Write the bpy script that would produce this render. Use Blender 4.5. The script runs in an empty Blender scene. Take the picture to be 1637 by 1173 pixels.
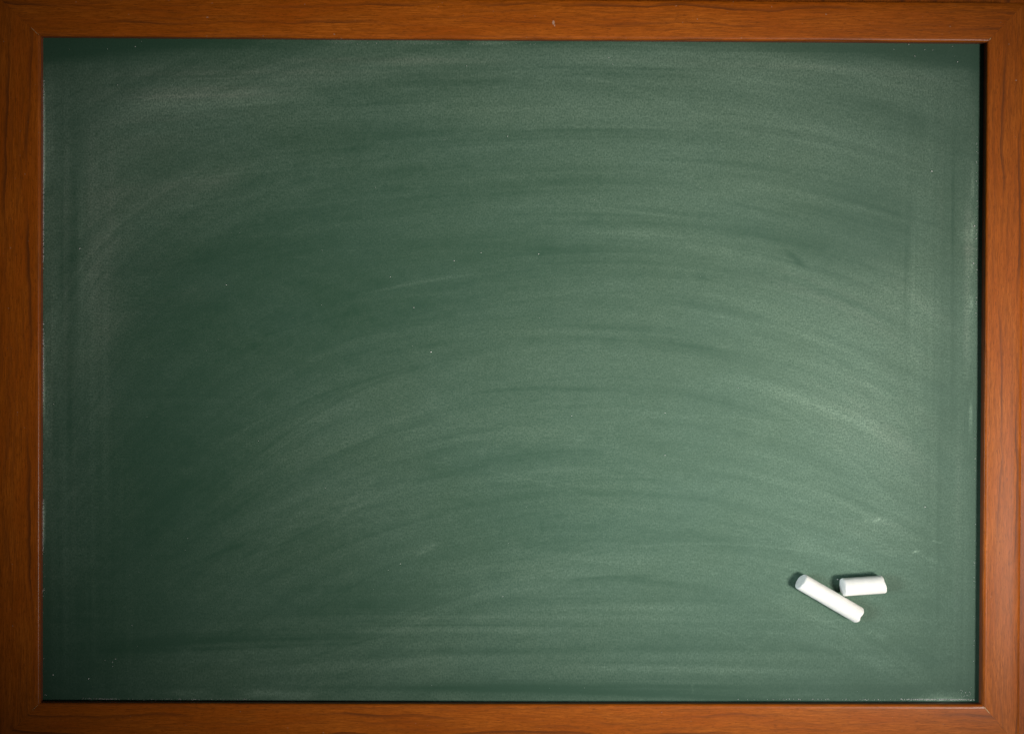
import bpy, bmesh, math, random
import numpy as np
from mathutils import Vector, Matrix, Euler

random.seed(7)
rng = np.random.default_rng(11)
S = 0.00034                      # metres per unit of the measuring grid (about a third of a millimetre)
scene = bpy.context.scene
col = scene.collection

# ------------------------------------------------------------------ camera
FOCAL = 1728.0
cam_d = bpy.data.cameras.new('camera')
cam_d.sensor_fit = 'HORIZONTAL'
cam_d.sensor_width = 36.0
cam_d.lens = 36.0 * FOCAL / 1637.0
cam_d.clip_start = 0.01
cam_d.clip_end = 50.0
cam = bpy.data.objects.new('camera', cam_d)
col.objects.link(cam)
CAM_ROT = (-7.95770197e-03, -7.53423753e-03, 4.09266067e-03)
CAM_LOC = (-15.98, 22.14, FOCAL)
cam.location = [c * S for c in CAM_LOC]
cam.rotation_euler = CAM_ROT
scene.camera = cam
CAM_M = Euler(CAM_ROT).to_matrix()


def at(px, py, z=0.0):
    """Point of the plane at height z (grid units) seen at photo position px, py."""
    d = CAM_M @ Vector(((px - 818.5) / FOCAL, -(py - 586.5) / FOCAL, -1.0))
    c = Vector(CAM_LOC)
    return c + d * ((z - c.z) / d.z)


# ------------------------------------------------------------------ world, lamp, exposure
world = bpy.data.worlds.new('World')
scene.world = world
world.use_nodes = True
bg = world.node_tree.nodes['Background']
bg.inputs['Color'].default_value = (0.80, 0.93, 1.0, 1)
bg.inputs['Strength'].default_value = 0.030

lamp_d = bpy.data.lights.new('studio_spot', 'SPOT')
lamp_d.energy = 108.0
lamp_d.color = (1.0, 0.965, 0.90)
lamp_d.shadow_soft_size = 490 * S
lamp_d.spot_size = 2 * 0.2050
lamp_d.spot_blend = 0.50
lamp = bpy.data.objects.new('studio_spot', lamp_d)
col.objects.link(lamp)
lp = at(2979, 1333, 0); lp.z = 3045
aim = at(1070, 610, 0)
lamp.location = lp * S
lamp.rotation_euler = (aim - lp).to_track_quat('-Z', 'Y').to_euler()

# a weak, wide second lamp low on the left: the cool fill on the chalk's shaded ends
fill_d = bpy.data.lights.new('fill_spot', 'SPOT')
fill_d.energy = 9.5
fill_d.color = (0.80, 0.93, 1.0)
fill_d.shadow_soft_size = 300 * S
fill_d.spot_size = 2 * 0.26
fill_d.spot_blend = 1.0
fill = bpy.data.objects.new('fill_spot', fill_d)
col.objects.link(fill)
fp = at(60, 860, 0); fp.z = 880
fill.location = fp * S
fill.rotation_euler = (at(1340, 930, 0) - fp).to_track_quat('-Z', 'Y').to_euler()

scene.view_settings.view_transform = 'Standard'
scene.view_settings.look = 'None'
scene.view_settings.exposure = 0.0
scene.view_settings.gamma = 1.0
scene.view_settings.use_curve_mapping = False


# ------------------------------------------------------------------ helpers
def tag(o, label=None, cat=None, group=None, kind=None):
    if label: o['label'] = label
    if cat: o['category'] = cat
    if group: o['group'] = group
    if kind: o['kind'] = kind
    return o


def link(name, verts, faces, mats, parent=None, smooth_angle=None, mat_idx=None):
    me = bpy.data.meshes.new(name)
    me.from_pydata([tuple(v) for v in verts], [], faces)
    for m in (mats if isinstance(mats, (list, tuple)) else [mats]):
        me.materials.append(m)
    if mat_idx is not None:
        me.polygons.foreach_set('material_index', mat_idx)
    bm = bmesh.new(); bm.from_mesh(me)
    bmesh.ops.recalc_face_normals(bm, faces=bm.faces)
    bm.to_mesh(me); bm.free()
    if smooth_angle is not None:
        me.polygons.foreach_set('use_smooth', [True] * len(me.polygons))
        me.set_sharp_from_angle(angle=smooth_angle)
    me.update()
    o = bpy.data.objects.new(name, me)
    col.objects.link(o)
    if parent: o.parent = parent
    return o


class Nodes:
    """Small wrapper for building node materials."""
    def __init__(self, name):
        self.m = bpy.data.materials.new(name)
        self.m.use_nodes = True
        self.t = self.m.node_tree
        self.bsdf = self.t.nodes['Principled BSDF']

    def n(self, typ, props=None, **ins):
        x = self.t.nodes.new(typ)
        for k, v in (props or {}).items(): setattr(x, k, v)
        for k, v in ins.items(): self.put(x.inputs[k.replace('_', ' ')], v)
        return x

    def put(self, sock, v):
        if hasattr(v, 'is_output'): self.t.links.new(v, sock)
        else: sock.default_value = v

    def math(self, op, a, b=0.0, c=None, clamp=False):
        x = self.t.nodes.new('ShaderNodeMath'); x.operation = op; x.use_clamp = clamp
        self.put(x.inputs[0], a); self.put(x.inputs[1], b)
        if c is not None: self.put(x.inputs[2], c)
        return x.outputs[0]

    def vec(self, a, b, c):
        x = self.t.nodes.new('ShaderNodeCombineXYZ')
        for i, v in enumerate((a, b, c)): self.put(x.inputs[i], v)
        return x.outputs[0]

    def noise(self, vec, scale=1.0, detail=2.0, rough=0.5, dist=0.0):
        x = self.t.nodes.new('ShaderNodeTexNoise')
        self.put(x.inputs['Vector'], vec)
        x.inputs['Scale'].default_value = scale
        x.inputs['Detail'].default_value = detail
        x.inputs['Roughness'].default_value = rough
        x.inputs['Distortion'].default_value = dist
        return x.outputs['Fac']

    def rng(self, v, a, b, c=0.0, d=1.0, smooth=False):
        x = self.t.nodes.new('ShaderNodeMapRange')
        if smooth: x.interpolation_type = 'SMOOTHSTEP'
        self.put(x.inputs[0], v)
        for i, q in enumerate((a, b, c, d)): x.inputs[i + 1].default_value = q
        return x.outputs[0]

    def mix(self, f, a, b, blend='MIX'):
        x = self.t.nodes.new('ShaderNodeMix'); x.data_type = 'RGBA'; x.blend_type = blend
        self.put(x.inputs[0], f)
        self.put(x.inputs[6], a if hasattr(a, 'is_output') else (*a, 1))
        self.put(x.inputs[7], b if hasattr(b, 'is_output') else (*b, 1))
        return x.outputs[2]

    def bump(self, h, strength, dist):
        x = self.t.nodes.new('ShaderNodeBump')
        x.inputs['Strength'].default_value = strength
        x.inputs['Distance'].default_value = dist
        self.put(x.inputs['Height'], h)
        self.t.links.new(x.outputs[0], self.bsdf.inputs['Normal'])

    def obj_xyz(self):
        """Object coordinates in grid units."""
        tc = self.t.nodes.new('ShaderNodeTexCoord')
        sc = self.t.nodes.new('ShaderNodeVectorMath'); sc.operation = 'SCALE'
        self.t.links.new(tc.outputs['Object'], sc.inputs[0]); sc.inputs['Scale'].default_value = 1.0 / S
        sp = self.t.nodes.new('ShaderNodeSeparateXYZ')
        self.t.links.new(sc.outputs[0], sp.inputs[0])
        return sc.outputs[0], sp.outputs[0], sp.outputs[1], sp.outputs[2]


# ------------------------------------------------------------------ materials
def wood(name, seed, spacing=24.0, shift=0.0, nick=None, coat=0.04):
    """Cherry-brown laminate: fine fibres, soft streaks and wavy dark veins along local X."""
    w = Nodes(name)
    _, x, y, z = w.obj_xyz()
    y = w.math('ADD', y, w.math('MULTIPLY', z, 0.6))
    # slow wander of the veins along the rail
    wander = w.noise(w.vec(w.math('MULTIPLY', x, 0.0052), w.math('MULTIPLY', y, 0.010), seed), 1.0, 2.0, 0.5)
    wander2 = w.noise(w.vec(w.math('MULTIPLY', x, 0.024), w.math('MULTIPLY', y, 0.03), seed + 3.3), 1.0, 2.0, 0.5)
    yy = w.math('ADD', y, w.math('MULTIPLY', w.math('SUBTRACT', wander, 0.5), 34.0))
    yy = w.math('ADD', yy, w.math('MULTIPLY', w.math('SUBTRACT', wander2, 0.5), 4.0))
    yy = w.math('ADD', yy, shift)
    k = w.math('FRACT', w.math('DIVIDE', yy, spacing))
    # a vein has one crisp side and one that fades out
    crisp = w.rng(k, 0.0, 0.055, 0.0, 1.0, True)
    fade = w.rng(k, 0.05, 0.34, 1.0, 0.0, True)
    vein = w.math('MULTIPLY', crisp, w.math('POWER', fade, 1.9))
    vid = w.math('FLOOR', w.math('DIVIDE', yy, spacing))
    vstr = w.noise(w.vec(w.math('MULTIPLY', x, 0.0045), w.math('MULTIPLY', vid, 3.7), seed + 9.1), 1.0, 1.0)
    vein = w.math('MULTIPLY', vein, w.rng(vstr, 0.40, 0.60))
    # secondary, closer, fainter veins
    k2 = w.math('FRACT', w.math('DIVIDE', w.math('ADD', yy, w.math('MULTIPLY', wander2, 9.0)), spacing * 0.37))
    vein2 = w.math('MULTIPLY', w.rng(k2, 0.0, 0.10, 0.0, 1.0, True), w.rng(k2, 0.12, 0.75, 1.0, 0.0, True))
    v2s = w.noise(w.vec(w.math('MULTIPLY', x, 0.010), w.math('MULTIPLY', y, 0.07), seed + 5.0), 1.0, 1.0)
    vein2 = w.math('MULTIPLY', vein2, w.rng(v2s, 0.40, 0.64, 0.0, 0.48))
    # fibres
    fib = w.noise(w.vec(w.math('MULTIPLY', x, 0.034), w.math('MULTIPLY', y, 0.80), seed), 1.0, 4.0, 0.75)
    pores = w.noise(w.vec(w.math('MULTIPLY', x, 0.11), w.math('MULTIPLY', y, 0.90), seed + 2.0), 1.0, 1.0)
    cloud = w.noise(w.vec(w.math('MULTIPLY', x, 0.009), w.math('MULTIPLY', y, 0.035), seed + 7.0), 1.0, 2.0)
    c = w.mix(w.rng(cloud, 0.3, 0.7), (0.395, 0.080, 0.0035), (0.485, 0.120, 0.0085))
    c = w.mix(w.rng(fib, 0.39, 0.60), (0.285, 0.064, 0.001), c)
    c = w.mix(w.math('MULTIPLY', w.rng(pores, 0.57, 0.70), 0.50), c, (0.13, 0.030, 0.001))
    c = w.mix(w.math('MULTIPLY', vein2, 0.75), c, (0.165, 0.044, 0.006))
    c = w.mix(w.math('MULTIPLY', vein, 0.76), c, (0.110, 0.029, 0.006))
    if nick:
        for (nx, ny, rx, ry) in nick:
            dx = w.math('DIVIDE', w.math('SUBTRACT', x, nx), rx)
            dy = w.math('DIVIDE', w.math('SUBTRACT', y, ny), ry)
            d = w.math('ADD', w.math('MULTIPLY', dx, dx), w.math('MULTIPLY', dy, dy))
            c = w.mix(w.rng(d, 0.1, 1.0, 0.55, 0.0, True), c, (0.55, 0.42, 0.33))
    # sparse dust specks
    sp = w.noise(w.vec(x, y, seed + 4.0), 0.27, 0.0)
    c = w.mix(w.rng(sp, 0.86, 0.92, 0.0, 0.4), c, (0.5, 0.40, 0.30))
    w.put(w.bsdf.inputs['Base Color'], c)
    w.put(w.bsdf.inputs['Roughness'], w.rng(fib, 0.2, 0.8, 0.58, 0.48))
    w.bsdf.inputs['Specular IOR Level'].default_value = 0.12
    w.bsdf.inputs['Coat Weight'].default_value = coat
    w.bsdf.inputs['Coat Roughness'].default_value = 0.26
    h = w.math('SUBTRACT', w.math('ADD', fib, w.math('MULTIPLY', cloud, 0.6)), w.math('MULTIPLY', vein, 0.5))
    w.bump(h, 0.22, 0.6 * S)
    return w.m


def edge_wood():
    """The rebate edge of the rails: darker, redder stain."""
    w = Nodes('stained_edge')
    v, x, y, z = w.obj_xyz()
    fib = w.noise(w.vec(w.math('MULTIPLY', x, 0.03), w.math('MULTIPLY', y, 0.3), w.math('MULTIPLY', z, 0.4)), 1.0, 3.0, 0.6)
    c = w.mix(w.rng(fib, 0.3, 0.7), (0.20, 0.042, 0.014), (0.33, 0.085, 0.034))
    scuff = w.noise(w.vec(w.math('MULTIPLY', x, 0.11), w.math('MULTIPLY', z, 0.5), 3.0), 1.0, 2.0)
    c = w.mix(w.rng(scuff, 0.64, 0.80, 0.0, 0.30), c, (0.42, 0.24, 0.18))
    w.put(w.bsdf.inputs['Base Color'], c)
    w.bsdf.inputs['Roughness'].default_value = 0.42
    return w.m


def raw_wood():
    w = Nodes('raw_chipped_wood')
    v, x, y, z = w.obj_xyz()
    c = w.mix(w.rng(w.noise(v, 0.5, 2.0), 0.3, 0.7), (0.42, 0.26, 0.10), (0.66, 0.48, 0.26))
    w.put(w.bsdf.inputs['Base Color'], c)
    w.bsdf.inputs['Roughness'].default_value = 0.85
    return w.m


def slate():
    """Green writing surface; the chalk film on it comes from the wiped strokes stored in the mesh."""
    w = Nodes('chalkboard_green')
    v, x, y, z = w.obj_xyz()
    at_n = w.n('ShaderNodeAttribute', {'attribute_name': 'chalk_film'})
    film = at_n.outputs['Fac']
    tooth = w.noise(w.vec(w.math('MULTIPLY', x, 0.42), w.math('MULTIPLY', y, 0.27), 0.0), 1.0, 3.0, 0.70)
    weave = w.noise(w.vec(w.math('MULTIPLY', x, 0.60), w.math('MULTIPLY', y, 0.08), 5.0), 1.0, 2.0, 0.6)
    cross = w.noise(w.vec(w.math('MULTIPLY', x, 0.09), w.math('MULTIPLY', y, 0.60), 8.0), 1.0, 2.0, 0.6)
    grain = w.math('ADD', w.math('MULTIPLY', w.math('SUBTRACT', tooth, 0.5), 2.1),
                   w.math('MULTIPLY', w.math('ADD', w.math('SUBTRACT', weave, 0.5), w.math('SUBTRACT', cross, 0.5)), 0.55))
    grain = w.math('ADD', 1.0, w.math('MULTIPLY', grain, 1.6))
    f = w.math('MULTIPLY', film, w.math('MAXIMUM', grain, 0.1), clamp=True)
    tint = w.noise(w.vec(w.math('MULTIPLY', x, 0.006), w.math('MULTIPLY', y, 0.009), 2.0), 1.0, 3.0, 0.6)
    base = w.mix(w.rng(tint, 0.3, 0.7), (0.021, 0.066, 0.037), (0.024, 0.070, 0.043))
    base = w.mix(w.math('MULTIPLY', w.rng(tooth, 0.35, 0.65), 0.35), base, (0.032, 0.086, 0.051))
    dust = w.mix(w.rng(tint, 0.35, 0.65), (0.465, 0.60, 0.465), (0.45, 0.60, 0.47))
    rub = w.n('ShaderNodeAttribute', {'attribute_name': 'rubbed_dust'}).outputs['Fac']
    f2 = w.math('MULTIPLY', rub, w.math('MAXIMUM', grain, 0.05), clamp=True)
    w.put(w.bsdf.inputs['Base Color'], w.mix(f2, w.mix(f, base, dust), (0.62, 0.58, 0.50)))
    w.put(w.bsdf.inputs['Roughness'], w.rng(f, 0.0, 0.3, 0.60, 0.85))
    w.bsdf.inputs['Specular IOR Level'].default_value = 0.30
    w.bump(tooth, 0.25, 0.5 * S)
    return w.m


def chalk_mat():
    w = Nodes('white_chalk')
    v, x, y, z = w.obj_xyz()
    blot = w.noise(v, 0.10, 3.0, 0.6)
    fine = w.noise(v, 0.55, 3.0, 0.7)
    c = w.mix(w.rng(blot, 0.3, 0.7), (0.80, 0.775, 0.73), (0.85, 0.825, 0.785))
    c = w.mix(w.rng(fine, 0.62, 0.80, 0.0, 0.25), c, (0.66, 0.66, 0.64))
    w.put(w.bsdf.inputs['Base Color'], c)
    w.bsdf.inputs['Roughness'].default_value = 0.92
    w.bsdf.inputs['Specular IOR Level'].default_value = 0.15
    w.bsdf.inputs['Subsurface Weight'].default_value = 0.75
    w.bsdf.inputs['Subsurface Radius'].default_value = (1.0, 1.0, 1.0)
    w.bsdf.inputs['Subsurface Scale'].default_value = 7.0 * S
    w.bump(w.math('ADD', fine, w.math('MULTIPLY', blot, 1.5)), 0.35, 0.9 * S)
    return w.m


M_CHALK = chalk_mat()
M_EDGE = edge_wood()
M_RAW = raw_wood()
M_SLATE = slate()

# ------------------------------------------------------------------ what the board lies on
table = link('table_surface',
             [(-3000 * S, -3000 * S, -46 * S), (3000 * S, -3000 * S, -46 * S), (3000 * S, 3000 * S, -46 * S), (-3000 * S, 3000 * S, -46 * S)],
             [(0, 1, 2, 3)], wood('table_wood', 41.0, 60.0))
table.rotation_euler.z = math.pi / 2
tag(table, 'brown wooden surface under the framed board', 'table', kind='structure')

# ------------------------------------------------------------------ the chalkboard
W, H = 1510.86, 1062.19           # opening of the frame
BOARD_Z = -14.5
board = bpy.data.objects.new('chalkboard', None)
col.objects.link(board)
board.location = (0, 0, -45.5 * S)
tag(board, 'green chalkboard smeared with wiped chalk in a cherry brown wooden frame', 'chalkboard')
UP = 45.5 * S                     # children are placed from the frame's top face


# --- chalk film left by the eraser, one value per vertex of a fine sheet
def fbm1(n, scale, oct=4, seed=0, gain=0.62):
    r = np.random.default_rng(seed); out = np.zeros(n); amp = 1.0; t = np.arange(n)
    for o in range(oct):
        k = max(int(n / scale) + 3, 4); p = r.normal(size=k)
        out += amp * np.interp(t * (k - 2) / n, np.arange(k), p)
        scale *= 0.5; amp *= gain
    return out


def noise2(u, v, su, sv, seed):
    """Smooth 2-D value noise, about unit variance."""
    r = np.random.default_rng(seed)
    gu, gv = u / su, v / sv
    gu = gu - gu.min() + 1; gv = gv - gv.min() + 1
    g = r.normal(size=(int(gv.max()) + 4, int(gu.max()) + 4))
    i, j = gv.astype(int), gu.astype(int)
    a, b = gv - i, gu - j
    a = a * a * (3 - 2 * a); b = b * b * (3 - 2 * b)
    return 1.5 * ((g[i, j] * (1 - b) + g[i, j + 1] * b) * (1 - a) + (g[i + 1, j] * (1 - b) + g[i + 1, j + 1] * b) * a)


def smooth(a, b, x):
    t = np.clip((x - a) / (b - a), 0, 1)
    return t * t * (3 - 2 * t)


NX, NY = 801, 561
BX, BY = W / 2 + 6, H / 2 + 6
gx = np.linspace(-BX, BX, NX); gy = np.linspace(-BY, BY, NY)
GX, GY = np.meshgrid(gx, gy)
U = 818.0 + GX * 0.991            # the photo's own measure, used to place the marks
V = 592.5 - GY * 0.991

BR_N = 4096
BRISTLE = [fbm1(BR_N, 190, 6, 100 + i, 0.80) for i in range(12)]
BRISTLE = [(b - b.mean()) / b.std() for b in BRISTLE]

film = np.zeros_like(U)


def sweep(x0, y0, R, u0, u1, width, amp, i, soft=0.9, tilt=0.0, fade=0.40):
    """One pass of the eraser on an arc with its top at x0, y0 and radius R, from u0 to u1."""
    global film
    du = U - x0
    inside = (U > u0) & (U < u1) & (np.abs(du) < R * 0.94)
    du = np.where(inside, du, 0)
    flat = 0.45 + 0.55 * smooth(150, 620, y0)       # high passes lie flatter on the left half
    du = np.where(du < 0, du * flat, du)
    root = np.sqrt(np.maximum(R * R - du * du, 1.0))
    d = (V - y0 - (R - root) - tilt * du) * root / R
    e = d / width
    prof = smooth(-1, -1 + soft, e) * (1 - smooth(1 - soft, 1, e))
    s = (U - u0) / (u1 - u0)
    ends = smooth(0, fade, s) * (1 - smooth(1 - fade, 1, s)) * (1 - smooth(0.70, 0.93, np.abs(du) / R))
    br = np.interp((d * 7.0 + 1000 + 300 * i) % BR_N, np.arange(BR_N), BRISTLE[i % 12])
    film += np.where(inside, amp * prof * ends * (1 + 0.85 * br), 0)


def vertical(x0, v0, v1, width, amp, i, bend=0.0, soft=0.95):
    global film
    vm = (v0 + v1) / 2
    d = U - x0 - bend * ((V - vm) / (v1 - v0)) ** 2
    e = d / width
    prof = smooth(-1, -1 + soft, e) * (1 - smooth(1 - soft, 1, e))
    s = (V - v0) / (v1 - v0)
    ends = smooth(0, 0.25, s) * (1 - smooth(0.75, 1, s))
    br = np.interp((d * 7.0 + 1000 + 300 * i) % BR_N, np.arange(BR_N), BRISTLE[i % 12])
    film += amp * prof * ends * (1 + 0.5 * br)


def smudge(u, v, ru, rv, ang, amp, streak=0.5, i=0):
    global film
    c, s = math.cos(ang), math.sin(ang)
    a = ((U - u) * c + (V - v) * s) / ru
    b = (-(U - u) * s + (V - v) * c) / rv
    br = np.interp((b * rv * 8.0 + 900 + 311 * i) % BR_N, np.arange(BR_N), BRISTLE[i % 12])
    film += amp * np.exp(-(a * a + b * b)) * (1 + streak * br)


# level of the film over the board: thicker towards the right
film += 0.050 + 0.046 * smooth(150, 1400, U + 0.12 * (600 - V)) + 0.010 * noise2(U, V, 260, 150, 3)

# random passes: the arm swings, so the arcs share a radius and step down the board
for i in range(230):
    y0 = rng.uniform(40, 1000)
    R = rng.uniform(1000, 1900) if y0 < 420 else rng.uniform(720, 1300)
    x0 = rng.normal(960, 110)
    a = rng.uniform(60, 1250); b = a + rng.uniform(260, 900)
    sweep(x0, y0, R, a, min(b, 1600), rng.uniform(8, 46), rng.normal(0.0, 0.0066) + 0.001, i, soft=rng.uniform(0.6, 1.0))
# many narrow passes: the separate felt edges
for i in range(420):
    y0 = rng.uniform(50, 1040)
    R = rng.uniform(1000, 1900) if y0 < 420 else rng.uniform(700, 1400)
    a = rng.uniform(60, 1300); b = a + rng.uniform(160, 620)
    sweep(rng.normal(960, 130), y0, R, a, min(b, 1590), rng.uniform(1.6, 7.0), rng.normal(0.0, 0.0074), i, soft=rng.uniform(0.7, 1.0))
# low horizontal passes along the bottom and top
for i in range(34):
    y0 = rng.uniform(930, 1115)
    a = rng.uniform(60, 1000)
    sweep(rng.normal(850, 200), y0, rng.uniform(6000, 20000), a, a + rng.uniform(300, 800), rng.uniform(5, 26), rng.normal(0, 0.011), i, fade=0.35)
for i in range(12):
    y0 = rng.uniform(66, 130)
    a = rng.uniform(60, 900)
    sweep(rng.normal(900, 100), y0, rng.uniform(3500, 8000), a, a + rng.uniform(300, 800), rng.uniform(5, 22), rng.normal(0, 0.011), i, fade=0.35)
# up-and-down passes beside both upright rails
for i in range(26):
    v0 = rng.uniform(40, 600)
    vertical(rng.uniform(72, 175), v0, v0 + rng.uniform(300, 700), rng.uniform(5, 24), rng.normal(0.003, 0.008), i, rng.uniform(0, 14))
for i in range(30):
    v0 = rng.uniform(60, 650)
    vertical(rng.uniform(1455, 1560), v0, v0 + rng.uniform(250, 600), rng.uniform(5, 22), rng.normal(0.0, 0.008), i, rng.uniform(-14, 0))

# narrow upright streaks beside the rails
for i in range(70):
    v0 = rng.uniform(60, 800)
    vertical(rng.uniform(70, 200) if i % 2 else rng.uniform(1440, 1562), v0, v0 + rng.uniform(120, 420), rng.uniform(1.5, 6), rng.normal(0.001, 0.010), i, rng.uniform(-6, 6))

# passes that can be told apart in the photograph: (top x, top y, radius, from, to, half width, amount)
for i, a in enumerate([
    (1000, 108, 2700, 120, 720, 22, 0.044), (980, 128, 1750, 130, 560, 34, 0.052), (940, 172, 1900, 250, 760, 16, 0.030),
    (760, 84, 4000, 480, 900, 12, 0.040), (880, 76, 5000, 760, 1250, 10, 0.045), (960, 112, 3000, 900, 1540, 20, 0.030),
    (1000, 205, 2400, 640, 1300, 26, 0.022), (930, 240, 1500, 160, 700, 30, 0.022), (1050, 195, 1300, 1130, 1545, 24, 0.040),
    (1080, 290, 1000, 1080, 1500, 15, 0.032), (1000, 380, 900, 980, 1480, 22, 0.024), (960, 372, 1600, 880, 1140, 12, 0.030),
    (960, 470, 760, 1080, 1545, 44, 0.018), (900, 528, 1500, 560, 1300, 9, 0.034), (880, 528, 1200, 430, 900, 30, 0.020),
    (960, 560, 640, 1120, 1510, 80, 0.012), (900, 618, 1300, 690, 1060, 7, 0.034), (960, 600, 600, 1200, 1500, 60, 0.013),
    (880, 640, 900, 430, 860, 26, 0.016), (880, 850, 800, 380, 800, 12, 0.018), (1060, 760, 900, 1060, 1480, 26, 0.020),
    (820, 985, 9000, 300, 1350, 12, 0.030), (900, 1022, 9000, 80, 900, 14, 0.026), (1000, 1060, 9000, 560, 1500, 18, 0.014),
    (600, 1000, 9000, 260, 480, 4, 0.045),
    # wiped cleaner
    (900, 320, 1000, 215, 860, 70, -0.007), (980, 405, 1000, 640, 1300, 26, -0.026), (900, 560, 720, 300, 720, 30, -0.034),
    (930, 628, 800, 380, 900, 16, -0.016), (900, 700, 1000, 520, 820, 18, -0.016), (560, 972, 5000, 380, 790, 11, -0.050),
    (640, 1098, 9000, 380, 1560, 13, -0.052), (1330, 80, 3000, 1040, 1600, 10, -0.075), (220, 62, 1900, 60, 560, 24, -0.045),
    (1000, 350, 1500, 850, 1400, 14, -0.020), (1000, 545, 900, 900, 1300, 18, -0.018), (900, 210, 2200, 500, 1200, 12, -0.018),
    (1000, 170, 2600, 1150, 1500, 14, -0.026), (1000, 790, 1100, 800, 1350, 16, -0.016), (1000, 640, 800, 700, 1250, 14, -0.012),
]):
    sweep(*a[:6], 0.72 * a[6], i + 3)
for i, a in enumerate([(158, 130, 820, 40, 0.018), (112, 220, 800, 16, -0.006), (90, 180, 760, 10, 0.020), (190, 560, 1000, 60, -0.009),
                       (255, 560, 1000, 50, -0.006), (205, 700, 1120, 16, 0.014), (1515, 160, 700, 20, -0.030), (1548, 330, 640, 10, 0.040),
                       (1500, 620, 1060, 8, -0.030), (1440, 90, 420, 10, 0.012), (1535, 640, 1040, 12, -0.018)]):
    vertical(a[0], a[1], a[2], a[3], a[4], i + 5)
# rubbed blots (u, v, radii, angle, amount)
for i, a in enumerate([
    (1425, 712, 80, 56, 0.9, 0.022), (1395, 640, 170, 240, 0.4, 0.016), (1380, 850, 120, 50, 0, 0.012), (1395, 640, 80, 60, 1.0, 0.030), (1440, 128, 62, 11, 0.15, 0.050), (1330, 108, 110, 12, 0.06, 0.026),
    (1292, 866, 26, 7, 0.22, 0.060), (1362, 890, 22, 5, 0.30, 0.055), (1275, 848, 18, 5, 0.4, 0.030), (1398, 848, 44, 22, 0.1, 0.032),
    (1470, 470, 60, 34, 0.9, 0.030), (1410, 450, 60, 26, 0.7, 0.024), (232, 172, 70, 18, -0.3, 0.028), (400, 150, 60, 9, -0.1, 0.026),
    (678, 878, 18, 5, -0.5, 0.050), (440, 878, 46, 18, -0.3, 0.022), (415, 884, 8, 5, 0, 0.03), (640, 136, 26, 10, 0, 0.022), (1026, 372, 34, 8, 0, 0.026),
    (515, 138, 5, 3, 0, 0.06), (132, 400, 14, 50, 0, 0.022), (140, 470, 12, 60, 0, 0.020), (1545, 372, 14, 40, 0, 0.070), (1548, 480, 10, 60, 0, 0.050),
    (1555, 900, 8, 120, 0, 0.024), (1270, 412, 22, 5, 0.7, -0.060), (1115, 438, 9, 5, 0.3, -0.035), (860, 405, 6, 3, 0, -0.05),
    (1400, 1005, 40, 18, -0.2, 0.020), (1060, 980, 90, 14, 0, 0.018), (75, 620, 5, 120, 0, 0.07), (78, 280, 8, 150, 0, 0.045),
    (1200, 110, 90, 26, 0, 0.018), (1000, 92, 120, 8, 0, 0.040),
]):
    smudge(*a, 0.45, i)
# places rubbed cleaner over a wide area
for i, a in enumerate([(300, 760, 130, 260, 0.0, -0.020), (450, 420, 250, 90, -0.25, -0.016), (720, 460, 280, 90, -0.1, -0.018), (1150, 560, 300, 160, 0, -0.008),
                       (190, 1000, 160, 120, 0, -0.022), (420, 640, 160, 60, -0.5, -0.010), (90, 850, 40, 220, 0, -0.008),
                       (700, 130, 420, 60, 0, 0.024), (300, 200, 220, 70, -0.15, 0.022), (170, 430, 80, 240, 0.1, 0.020)]):
    smudge(*a, 0.10, i + 2)
# thin scuffs of chalk near the sticks
def scuff(u0, v0, u1, v1, w, amp):
    global film
    L = math.hypot(u1 - u0, v1 - v0); c, s = (u1 - u0) / L, (v1 - v0) / L
    a = (U - u0) * c + (V - v0) * s; b = -(U - u0) * s + (V - v0) * c
    tex = np.clip(0.6 + 0.8 * noise2(U, V, 5, 4, int(u0 + v0)), 0, 2)
    film += 0.62 * amp * np.exp(-(b / w) ** 2) * smooth(-3, 6, a) * (1 - smooth(L - 6, L + 3, a)) * tex
for a in [(1372, 829, 1432, 827, 2.2, .16), (1390, 829, 1412, 828, 4, .16), (1448, 856, 1474, 860, 1.6, .15), (1484, 858, 1506, 864, 1.7, .17),
          (1459, 880, 1470, 877, 1.9, .45), (1470, 884, 1506, 896, 1.8, .08), (1478, 896, 1512, 912, 1.7, .07), (1478, 806, 1479, 812, 1.5, .16),
          (1396, 1010, 1420, 1018, 4, .06), (1388, 1015, 1408, 985, 2, .05), (1546, 940, 1549, 972, 2, .05), (1130, 918, 1146, 912, 2, .05),
          (1106, 1088, 1108, 1112, 1.5, .10), (664, 884, 690, 874, 2.0, .06)]:
    scuff(*a)
# chalk dust settled in the corner along the rebate
edge_n = np.clip(0.45 + 0.75 * noise2(U, V, 60, 12, 71), 0, 2.2)
film += 0.34 * edge_n * np.exp(-((V - 1115.5) / 3.2) ** 2) * (smooth(1250, 1480, U) * (1 - smooth(1540, 1558, U)))
film += 0.13 * edge_n * np.exp(-((V - 1110) / 8.0) ** 2) * smooth(1200, 1420, U) * (1 - smooth(1535, 1550, U))
film += 0.30 * edge_n * np.exp(-((V - 1115) / 3.0) ** 2) * (smooth(128, 145, U) * (1 - smooth(165, 330, U)))
film += 0.10 * edge_n * np.exp(-((V - 1110) / 8.0) ** 2) * (smooth(140, 230, U) * (1 - smooth(240, 900, U)))
edge_r = np.clip(0.2 + 0.8 * noise2(U, V, 6, 30, 73), 0, 2)
film += 0.16 * edge_r * np.exp(-((U - 1551) / 2.6) ** 2) * smooth(200, 300, V) * (1 - smooth(620, 800, V))
edge_v = np.clip(0.6 + 0.5 * noise2(U, V, 9, 70, 72), 0, 2)
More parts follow.
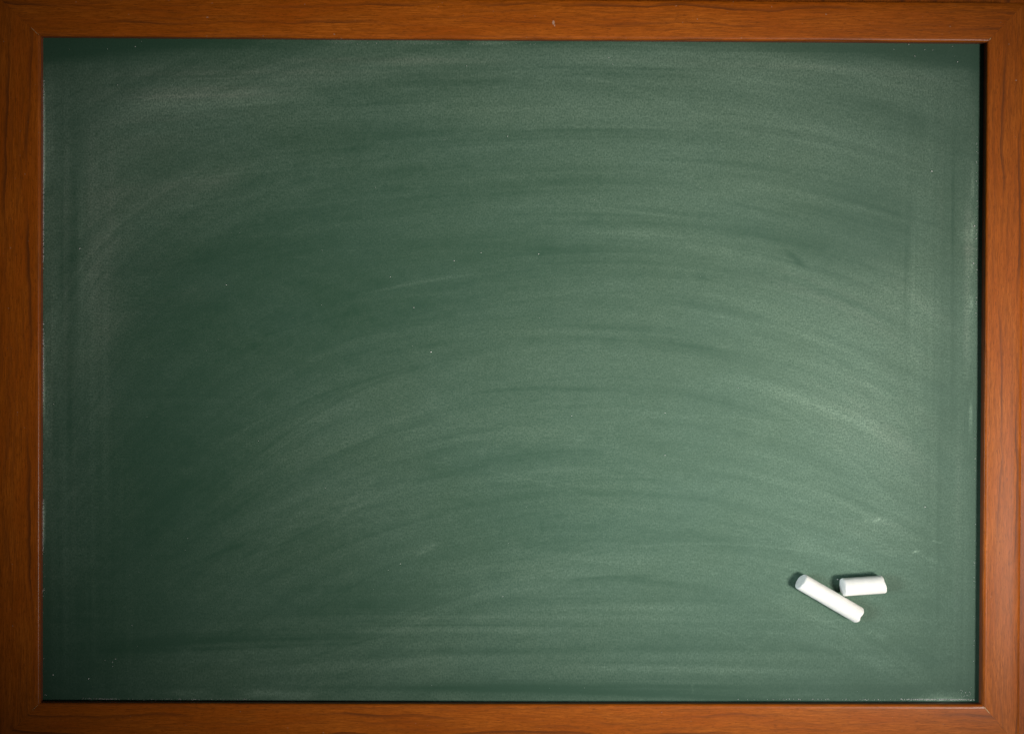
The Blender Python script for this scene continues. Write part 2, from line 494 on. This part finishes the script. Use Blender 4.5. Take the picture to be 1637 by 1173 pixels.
film += 0.60 * edge_v * np.exp(-((U - 69.5) / 1.7) ** 2) * np.clip(smooth(120, 200, V) * (1 - smooth(380, 420, V)) + smooth(520, 560, V) * (1 - smooth(620, 700, V)) + 0.8 * smooth(795, 815, V) * (1 - smooth(850, 880, V)), 0, 1)
film += 0.11 * edge_n * np.exp(-((V - 68) / 3.0) ** 2) * smooth(330, 480, U) * (1 - smooth(760, 900, U))
# dark clean margin the eraser never reached at the upper corners; less film along the right rail
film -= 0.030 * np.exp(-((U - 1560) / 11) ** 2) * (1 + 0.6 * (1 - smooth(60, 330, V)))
film -= 0.030 * (1 - smooth(66, 86, V)) * (1 - smooth(260, 520, U))
film -= 0.035 * (1 - smooth(70, 95, V)) * smooth(1150, 1450, U)
film += 0.004 * noise2(U, V, 5, 7, 5) + 0.004 * noise2(U, V, 26, 10, 6)
film = np.clip(film, 0.004, 0.95)


def ell(u, v, ru, rv, ang):
    c, s = math.cos(ang), math.sin(ang)
    a = ((U - u) * c + (V - v) * s) / ru; b = (-(U - u) * s + (V - v) * c) / rv
    return np.exp(-(a * a + b * b))


# where hardly any chalk lies: the upper strips the eraser misses, the places it wiped best, thinner film at other edges
streak = 0.10 * np.interp((V * 6.0) % BR_N, np.arange(BR_N), BRISTLE[4])
tl = np.clip((560 - U) / 490, 0, 1.1); tr = np.clip((U - 1030) / 450, 0, 1.25)
clean = 1.0 - 0.88 * smooth(-14, 16, 64 + 46 * tl ** 1.25 + 30 * streak - V) * smooth(0.0, 0.12, tl)
clean *= 1.0 - 0.80 * smooth(-14, 16, 66 + 38 * tr ** 1.4 + 30 * streak - V) * smooth(0.0, 0.15, tr)
clean *= 1.0 - 0.55 * np.exp(-((V - 1100) / 14) ** 2) * smooth(480, 700, U)
clean *= 1.0 - 0.70 * (1 - smooth(70, 100, U)) * smooth(860, 1010, V)
clean *= 1.0 - 0.55 * ell(110, 1080, 110, 60, -0.4)
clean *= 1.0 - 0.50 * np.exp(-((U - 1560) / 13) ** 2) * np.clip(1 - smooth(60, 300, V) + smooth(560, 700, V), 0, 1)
for (u, v, ru, rv, ang, k) in [(520, 385, 330, 75, -0.22, 0.36), (290, 480, 130, 90, -0.7, 0.30), (250, 730, 110, 260, 0.1, 0.45), (400, 650, 200, 60, -0.6, 0.22),
                               (760, 440, 300, 90, -0.08, 0.26), (330, 950, 200, 110, 0, 0.25), (1500, 850, 26, 220, 0, 0.20), (560, 970, 260, 14, -0.03, 0.25)]:
    clean *= 1.0 - k * ell(u, v, ru, rv, ang) * (1 + streak)
# faint continuous wipe lines that follow the swing of the arm
Rw = 1050 + 650 * (1 - smooth(100, 700, V))
duw = np.clip((U - 960) / Rw, -0.88, 0.88)
Vw = V - Rw * (1 - np.sqrt(1 - duw * duw))
lines = 0.5 * noise2(U, Vw, 420, 4, 51) + 0.6 * noise2(U, Vw, 330, 10, 52) + 0.6 * noise2(U, Vw, 300, 26, 53)
away = smooth(70, 190, U) * (1 - smooth(1440, 1540, U)) * (1 - smooth(900, 1020, V))
film += 0.0085 * lines * away * (0.50 + 0.42 * smooth(200, 1300, U))
flat_l = 0.6 * noise2(U, V, 420, 4, 54) + 0.6 * noise2(U, V, 330, 12, 55)
film += 0.0075 * flat_l * smooth(880, 1000, V) * (0.5 + 0.4 * smooth(200, 1300, U))
upright = 0.6 * noise2(U, V, 4, 300, 56) + 0.6 * noise2(U, V, 11, 260, 57)
film += 0.0070 * upright * np.clip(1 - smooth(120, 230, U) + smooth(1430, 1520, U), 0, 1)
film += 0.010 * (1 - smooth(250, 620, U)) + 0.010 * (1 - smooth(150, 330, V))
cloud = np.clip(0.62 + 0.16 * lines + 0.20 * noise2(U, Vw, 170, 60, 41) + 0.14 * noise2(U, V, 60, 90, 42), 0, 2)
film += 0.030 * cloud * (1 - smooth(150, 420, U + 0.35 * V - 130)) * smooth(80, 150, V)
film += 0.018 * cloud * (1 - smooth(120, 300, V)) * smooth(200, 420, U)
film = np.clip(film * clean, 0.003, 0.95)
chalk_film, film = film, np.zeros_like(film)
# a second, thicker and duller film: dust rubbed in near the rails, where the eraser turned round
for i, a in enumerate([(620, 118, 2600, 110, 640, 26, 0.030), (520, 150, 1500, 90, 520, 22, 0.034), (700, 96, 3600, 330, 860, 14, 0.026),
                       (560, 200, 900, 120, 420, 40, 0.018), (430, 270, 420, 100, 420, 60, 0.020), (1180, 106, 4000, 1040, 1490, 12, 0.026),
                       (1080, 190, 1300, 1130, 1520, 18, 0.018), (1080, 420, 640, 1150, 1540, 30, 0.020), (1100, 560, 520, 1220, 1530, 70, 0.010),
                       (420, 470, 330, 96, 400, 40, 0.016), (900, 92, 6000, 860, 1200, 9, 0.020)]):
    sweep(*a, i)
for i, a in enumerate([(146, 120, 560, 24, 0.016, 30), (168, 240, 760, 46, 0.014, 40), (104, 100, 720, 14, 0.014, 10), (80, 380, 800, 8, 0.022), (118, 500, 900, 12, 0.014),
                       (1545, 250, 620, 9, 0.050), (1552, 90, 420, 6, 0.030), (1530, 640, 1090, 8, 0.020), (1500, 130, 420, 8, 0.016), (178, 170, 460, 8, 0.018)]):
    vertical(*a[:5], i, *a[5:])
for i, a in enumerate([(225, 180, 100, 22, -0.25, 0.016), (160, 430, 40, 150, 0.12, 0.016), (240, 380, 90, 110, 0.5, 0.010), (1440, 124, 60, 10, 0.12, 0.030), (1548, 372, 10, 36, 0, 0.060),
                       (1410, 700, 110, 80, 0.9, 0.016), (1440, 480, 90, 60, 0.7, 0.012), (640, 110, 160, 22, 0, 0.020), (330, 270, 160, 60, -0.4, 0.012), (1400, 850, 60, 30, 0, 0.012)]):
    smudge(*a, 0.5, i)
film = film * (0.25 + 0.80 * cloud)
haze = np.clip(film * np.clip(clean * 1.15, 0, 1), 0, 0.6)
film = chalk_film

verts = np.stack([GX.ravel() * S, GY.ravel() * S, np.full(GX.size, BOARD_Z * S) + UP], 1)
idx = np.arange(NX * NY).reshape(NY, NX)
quads = np.stack([idx[:-1, :-1], idx[:-1, 1:], idx[1:, 1:], idx[1:, :-1]], -1).reshape(-1, 4)
me = bpy.data.meshes.new('writing_surface')
# a panel: the fine top sheet plus sides and a bottom sheet
base = len(verts)
z0 = (BOARD_Z - 12) * S + UP
corners = np.array([[-BX * S, -BY * S, z0], [BX * S, -BY * S, z0], [BX * S, BY * S, z0], [-BX * S, BY * S, z0]])
verts = np.vstack([verts, corners])
loops = quads.ravel()
extra = [[base + 3, base + 2, base + 1, base]]
rims = [list(idx[0, :]), list(idx[:, -1]), list(idx[-1, ::-1]), list(idx[::-1, 0])]
for k, rim in enumerate(rims):
    extra.append([base + k, base + (k + 1) % 4] + [int(q) for q in rim[::-1]])
me.vertices.add(len(verts)); me.vertices.foreach_set('co', verts.ravel())
sizes = [4] * len(quads) + [len(e) for e in extra]
loops = np.concatenate([loops] + [np.array(e) for e in extra]).astype(np.int32)
me.loops.add(len(loops)); me.loops.foreach_set('vertex_index', loops)
me.polygons.add(len(sizes))
me.polygons.foreach_set('loop_start', np.concatenate([[0], np.cumsum(sizes)[:-1]]).astype(np.int32))
me.update(calc_edges=True)
att = me.attributes.new('chalk_film', 'FLOAT', 'POINT')
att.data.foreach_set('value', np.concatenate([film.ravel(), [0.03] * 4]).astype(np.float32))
att2 = me.attributes.new('rubbed_dust', 'FLOAT', 'POINT')
att2.data.foreach_set('value', np.concatenate([haze.ravel(), [0.0] * 4]).astype(np.float32))
me.materials.append(M_SLATE)
surf = bpy.data.objects.new('writing_surface', me)
col.objects.link(surf); surf.parent = board


# --- frame rails, mitred at the corners
def rail(length, width, seed, rot, cx, cy, w0, w1, spacing, shift, nick=None):
    """Local X runs along the rail, local Y points outward from its inner edge; w0, w1: mitre run at each end."""
    prof = [(1.0, -13.9), (0.5, -11.0), (0.0, -6.0), (0.15, -3.6), (0.7, -1.9), (1.7, -0.8), (3.4, -0.2), (6.0, 0.0),
            (width * 0.35, 0.5), (width * 0.7, 0.5), (width - 7.0, 0.0), (width - 3.4, -0.7), (width - 1.3, -2.2),
            (width - 0.3, -4.5), (width, -8.0), (width, -45.0), (9.0, -45.0), (9.0, -29.0), (1.0, -29.0 + 12.6)]
    n = 64
    vs, fs, mi = [], [], []
    wob = [fbm1(n + 1, 22, 3, int(seed * 10) + j) * 0.22 for j in range(2)]
    m = len(prof)
    for i in range(n + 1):
        t = i / n
        for j, (o, z) in enumerate(prof):
            a = -length / 2 - o * w0 + 0.10
            b = length / 2 + o * w1 - 0.10
            edge = math.sin(math.pi * t)
            dy = wob[0][i] * edge if j < 8 else 0
            dz = wob[1][i] * edge if 2 < j < 13 else 0
            vs.append(((a + (b - a) * t) * S, (o + dy) * S, (z + dz) * S))
    for i in range(n):
        for j in range(m):
            k = (j + 1) % m
            fs.append((i * m + j, i * m + k, (i + 1) * m + k, (i + 1) * m + j))
            mi.append(1 if (j < 3 or j >= m - 2) else 2 if j < 7 else 0)
    fs.append(tuple(range(m))); mi.append(1)
    fs.append(tuple(n * m + j for j in reversed(range(m)))); mi.append(1)
    o = link('frame_rail', vs, fs, [wood('cherry_wood', seed, spacing, shift, nick), M_EDGE, wood('cherry_wood_polished_arris', seed, spacing, shift, None, 0.30)], board, math.radians(40), mi)
    o.location = (cx * S, cy * S, UP)
    o.rotation_euler.z = rot
    return o


WT, WB, WL, WR = 64.5, 70.0, 70.0, 62.0
top = rail(W, WT, 1.3, 0.0, 0, H / 2, WL / WT, WR / WT, 27, 6.0, nick=[(61, 26.5, 2.4, 4.4), (63, 22.0, 1.2, 2.2)])
bottom = rail(W, WB, 5.9, math.pi, 0, -H / 2, WR / WB, WL / WB, 29, 12.0)
left = rail(H, WL, 9.4, math.pi / 2, -W / 2, 0, WB / WL, WT / WL, 33, 20.0)
right = rail(H, WR, 14.2, -math.pi / 2, W / 2, 0, WT / WR, WB / WR, 26, 2.0, nick=[(-470, 47, 1.2, 1.2)])


# chipped slivers of raw wood at the inner ends of the mitre joints
def chip(cx, cy, dx, dy, start, length, width, parent, seed):
    r = random.Random(seed)
    d = Vector((dx, dy, 0)).normalized(); nrm = Vector((-d.y, d.x, 0))
    vs, fs = [], []
    n = 9
    for i in range(n + 1):
        t = i / n
        wdt = width * (0.35 + 0.65 * math.sin(math.pi * (0.12 + 0.8 * t))) * r.uniform(0.55, 1.25)
        c = Vector((cx, cy, 0)) + d * (start + length * t) + nrm * r.uniform(-0.25, 0.25)
        zt = (0.35 if start + length * t > 5 else 0.05) + r.uniform(0.0, 0.25)
        vs += [c - nrm * wdt / 2 + Vector((0, 0, -2)), c + nrm * wdt / 2 + Vector((0, 0, -2)), c + nrm * wdt * 0.3 + Vector((0, 0, zt)), c - nrm * wdt * 0.3 + Vector((0, 0, zt))]
    for i in range(n):
        for j in range(4):
            k = (j + 1) % 4
            fs.append((4 * i + j, 4 * i + k, 4 * i + 4 + k, 4 * i + 4 + j))
    fs.append((0, 1, 2, 3)); fs.append((4 * n + 3, 4 * n + 2, 4 * n + 1, 4 * n))
    mw = Matrix.Translation(parent.location) @ Euler(parent.rotation_euler).to_matrix().to_4x4()
    inv = mw.inverted()
    pts = [inv @ Vector((v.x * S, v.y * S, v.z * S + UP)) for v in vs]
    o = link('mitre_chip', pts, fs, M_RAW, parent)
    return o


chip(-W / 2, H / 2, -WL, WT, 3.0, 17.0, 0.8, left, 1)
chip(W / 2, H / 2, WR, WT, 4.0, 5.0, 1.8, right, 2)
chip(-W / 2, -H / 2, -WL, -WB, 3.0, 13.0, 0.9, left, 3)
chip(W / 2, -H / 2, WR, -WB, 3.0, 15.0, 1.9, right, 4)


# ------------------------------------------------------------------ the two sticks of chalk
def chalk(name, p0, p1, r0, r1, broken, seed):
    """A round stick lying on the board from photo point p0 to p1 (end centres of its axis)."""
    r = random.Random(seed)
    z = BOARD_Z + (r0 + r1) / 2
    a, b = at(*p0, z), at(*p1, z)
    L = (b - a).length
    nseg, nr = 72, 64
    rows = []
    # end cap rings (fraction of radius, inset), body rings, end cap rings
    cap = [(0.0, 0.5), (0.25, 0.45), (0.5, 0.35), (0.72, 0.2), (0.86, 0.0), (0.93, 0.35), (0.975, 1.2), (1.0, 2.6)]
    for f, x in cap: rows.append((f, x, r0))
    for i in range(1, nr): rows.append((1.0, 2.6 + (L - 5.2) * i / nr, r0 + (r1 - r0) * i / nr))
    for f, x in reversed(cap): rows.append((f, L - x, r1))
    ph = [r.uniform(0, 6.28) for _ in range(8)]
    vs, fs = [], []
    for f, x, rad in rows:
        for k in range(nseg):
            th = 2 * math.pi * k / nseg
            rr = rad * f * (1 + 0.006 * math.sin(2 * th + ph[0]) + 0.005 * math.sin(x * 0.11 + ph[1] + th) + 0.004 * math.sin(x * 0.31 + 3 * th + ph[2]))
            y, zz = rr * math.cos(th), rr * math.sin(th)
            xx = x
            q = Vector((y, zz, 0)) / rad
            if broken:
                xx = broken(xx, q, L, f)
            # small roughness of the snapped faces
            if x < 1.3 or x > L - 1.3:
                xx += 0.45 * math.sin(q.x * 5 + ph[3]) * math.cos(q.y * 6 + ph[4]) * (1 if x < L / 2 else -1)
            vs.append((xx * S, y * S, zz * S))
    for i in range(len(rows) - 1):
        for k in range(nseg):
            m = (k + 1) % nseg
            fs.append((i * nseg + k, i * nseg + m, (i + 1) * nseg + m, (i + 1) * nseg + k))
    o = link(name, vs, fs, M_CHALK, None, math.radians(50))
    bm = bmesh.new(); bm.from_mesh(o.data)
    bmesh.ops.remove_doubles(bm, verts=bm.verts, dist=1e-6)
    bm.to_mesh(o.data); bm.free()
    o.location = a * S
    d = b - a
    o.rotation_euler.z = math.atan2(d.y, d.x)
    o.location.z = (BOARD_Z + max(r0, r1) * 1.013 + 0.05) * S
    return o


def snap_long(x, q, L, f):
    # far end: a lobe at one side, a bite out of the other and a rounded lip between
    if x > L - 16:
        t = (x - (L - 16)) / 16
        side = q.x                                   # + is the upper right flank
        cut = 0.8 * max(0.0, -side) + 1.7 * math.exp(-((side + 0.10) / 0.26) ** 2) * max(0.0, 0.3 + 0.7 * q.y) \
            - 1.0 * math.exp(-((side + 0.55) / 0.25) ** 2)
        x -= t * t * cut
    if x < 10:
        t = (10 - x) / 10
        x += t * (1.6 * q.y + 1.2 * q.x)
    return x


def snap_short(x, q, L, f):
    if x > L - 14:
        t = (x - (L - 14)) / 14
        x -= t * (2.3 * q.x + 1.2 * max(0.0, q.y)) - 0.8 * t * math.exp(-((q.x + 0.3) / 0.4) ** 2)
    if x < 9:
        t = (9 - x) / 9
        x += t * (1.0 * q.y)
    return x


long_chalk = chalk('chalk_stick', (1279.5, 928.5), (1373.8, 983.6), 13.55, 13.5, snap_long, 3)
tag(long_chalk, 'longer white chalk stick lying diagonally on the green board, one end broken', 'chalk', 'white chalk sticks on the board')
short_chalk = chalk('chalk_stick', (1346.5, 938.2), (1412.8, 933.4), 14.2, 14.3, snap_short, 8)
tag(short_chalk, 'shorter white chalk stub lying nearly level beside the upper flank of the long stick', 'chalk', 'white chalk sticks on the board')


# ------------------------------------------------------------------ crumbs and settled dust
def crumb_mesh(vs, fs, c, rad, r):
    """A lumpy little grain, resting at height c.z."""
    base = len(vs)
    ring = 6
    ang = r.uniform(0, 6.28)
    ex, ey, ez = r.uniform(0.7, 1.3), r.uniform(0.7, 1.3), r.uniform(0.6, 1.0)
    vs.append((c.x, c.y, c.z))
    for lev, (h, rr) in enumerate(((0.35, 0.9), (1.0, 0.95), (1.5, 0.6))):
        for k in range(ring):
            a = 2 * math.pi * k / ring
            q = rr * rad * r.uniform(0.75, 1.2)
            x, y = q * ex * math.cos(a), q * ey * math.sin(a)
            vs.append((c.x + x * math.cos(ang) - y * math.sin(ang), c.y + x * math.sin(ang) + y * math.cos(ang), c.z + h * rad * ez))
    vs.append((c.x, c.y, c.z + 1.75 * rad * ez))
    for k in range(ring):
        m = (k + 1) % ring
        fs.append((base, base + 1 + m, base + 1 + k))
        for lev in range(2):
            o = base + 1 + lev * ring
            fs.append((o + k, o + m, o + ring + m, o + ring + k))
        o = base + 1 + 2 * ring
        fs.append((o + k, o + m, base + 1 + 3 * ring))


def single_crumb(px, py, rad, label, seed):
    r = random.Random(seed)
    vs, fs = [], []
    crumb_mesh(vs, fs, Vector((0, 0, 0)), 0.8 * rad * S, r)
    o = link('chalk_crumb', vs, fs, M_CHALK)
    p = at(px, py, BOARD_Z + 0.05)
    o.location = p * S
    return tag(o, label, 'chalk crumb', 'loose chalk crumbs on the board')


single_crumb(1338.8, 925.5, 1.3, 'tiny white chalk crumb just left of the short chalk stub', 1)
single_crumb(1489.3, 274.0, 1.6, 'tiny white chalk crumb high up near the right rail of the board', 2)
single_crumb(128.0, 397.5, 1.5, 'tiny pale chalk crumb near the left rail in a streak of wiped chalk', 3)
single_crumb(361.8, 455.5, 1.2, 'tiny white chalk crumb alone on the dark green left part of the board', 4)
single_crumb(689.0, 562.5, 1.3, 'tiny white chalk crumb nearest the middle of the board', 5)

r = random.Random(21)
vs, fs = [], []
specks = [(180, 1057.5, 1.0), (168, 1055, .8), (185, 1052.5, .8), (180.5, 1064.5, .9), (142, 1084, .9), (85, 1078, .9), (211, 999, .9),
          (72, 1110, 1.1), (74.5, 1110.5, .9), (206, 1116, .8), (216.5, 75, 1.0), (172, 79, .8), (111, 79, .7), (226, 66.5, .8), (188, 136, .7),
          (276, 136, .6), (746, 106, 1.0), (973, 93, 1.0), (979.5, 103, .9), (811.5, 218, 1.0), (726, 417, .9), (769, 404, .9), (861, 406, .9),
          (624, 442.5, .9), (661.5, 491.5, 1.0), (413, 704.5, .8), (640, 901, .8), (804, 953, .7), (914, 664.5, .8), (1063, 727.5, .9),
          (1452.3, 71.5, 1.0), (1429, 79.5, .9), (1462, 90, 1.0), (1530.5, 99.5, .9), (1522.5, 74.5, .9), (1478, 79.5, .8), (1491, 80.5, .8),
          (1557.5, 361.5, 1.2), (1556, 421, 1.2), (1548.5, 443, .8), (1559, 382, .8), (1063, 60 + 600, .6), (1478.5, 810, .9), (86, 646, .8),
          (515, 400, .6), (1120, 300, .6), (600, 300, .6), (950, 320, .5), (330, 560, .6), (300, 860, .6), (520, 780, .6), (1230, 250, .7), (1180, 620, .6)]
for (px, py, rad) in specks:
    crumb_mesh(vs, fs, at(px, py, BOARD_Z + 0.03) * S, rad * 0.86 * S, r)


def line_dust(x0, y0, x1, y1, n, spread, rmin, rmax):
    for k in range(n):
        t = min(max(r.betavariate(1.6, 1.6) + 0.05 * math.sin(40 * r.random()), 0), 1)
        px, py = x0 + (x1 - x0) * t, y0 + (y1 - y0) * t
        dx, dy = (spread, 0.0) if abs(y1 - y0) > abs(x1 - x0) else (0.0, spread)
        s = abs(r.gauss(0, 1)) * (1 if dx + dy > 0 else -1)
        crumb_mesh(vs, fs, at(px + dx * s, py + dy * s + 0, BOARD_Z + 0.02) * S, r.uniform(rmin, rmax) * S, r)


def rebate(side, off):
    """Photo position of the line where the board meets the rail."""
    return off


line_dust(69.6, 130, 69.0, 430, 620, 0.6, 0.38, 0.88)
line_dust(69.0, 515, 68.8, 650, 250, 0.7, 0.36, 0.86)
line_dust(68.6, 795, 68.4, 885, 170, 0.5, 0.36, 0.88)
line_dust(68.5, 640, 68.2, 1100, 40, 1.5, 0.3, 0.6)
line_dust(1560.5, 190, 1559.5, 520, 45, -1.2, 0.35, 0.7)
line_dust(1558, 560, 1556, 1080, 30, -1.5, 0.3, 0.6)
line_dust(1440, 1116.5, 1558, 1117, 230, -0.7, 0.32, 0.72)
line_dust(1180, 1116.5, 1450, 1116.8, 60, -1.0, 0.3, 0.6)
line_dust(132, 1115.5, 190, 1116, 90, -0.9, 0.28, 0.62)
line_dust(190, 1116, 420, 1116.5, 70, -1.0, 0.3, 0.55)
line_dust(480, 68.5, 900, 70.5, 60, 0.9, 0.3, 0.5)
for k in range(36):                                        # a scatter in the lower right corner
    px = 1545 + abs(r.gauss(0, 9)) * -1 + 8; py = 1113 - abs(r.gauss(0, 6))
    crumb_mesh(vs, fs, at(min(px, 1557), py, BOARD_Z + 0.02) * S, r.uniform(0.2, 0.5) * S, r)
for k in range(220):                                       # fine grains anywhere on the board
    px, py = r.uniform(80, 1550), r.uniform(78, 1108)
    crumb_mesh(vs, fs, at(px, py, BOARD_Z + 0.02) * S, r.uniform(0.14, 0.36) * S, r)
dust = link('chalk_dust', vs, fs, M_CHALK)
tag(dust, 'fine white chalk dust scattered over the board and along its edges', 'chalk dust', kind='stuff')
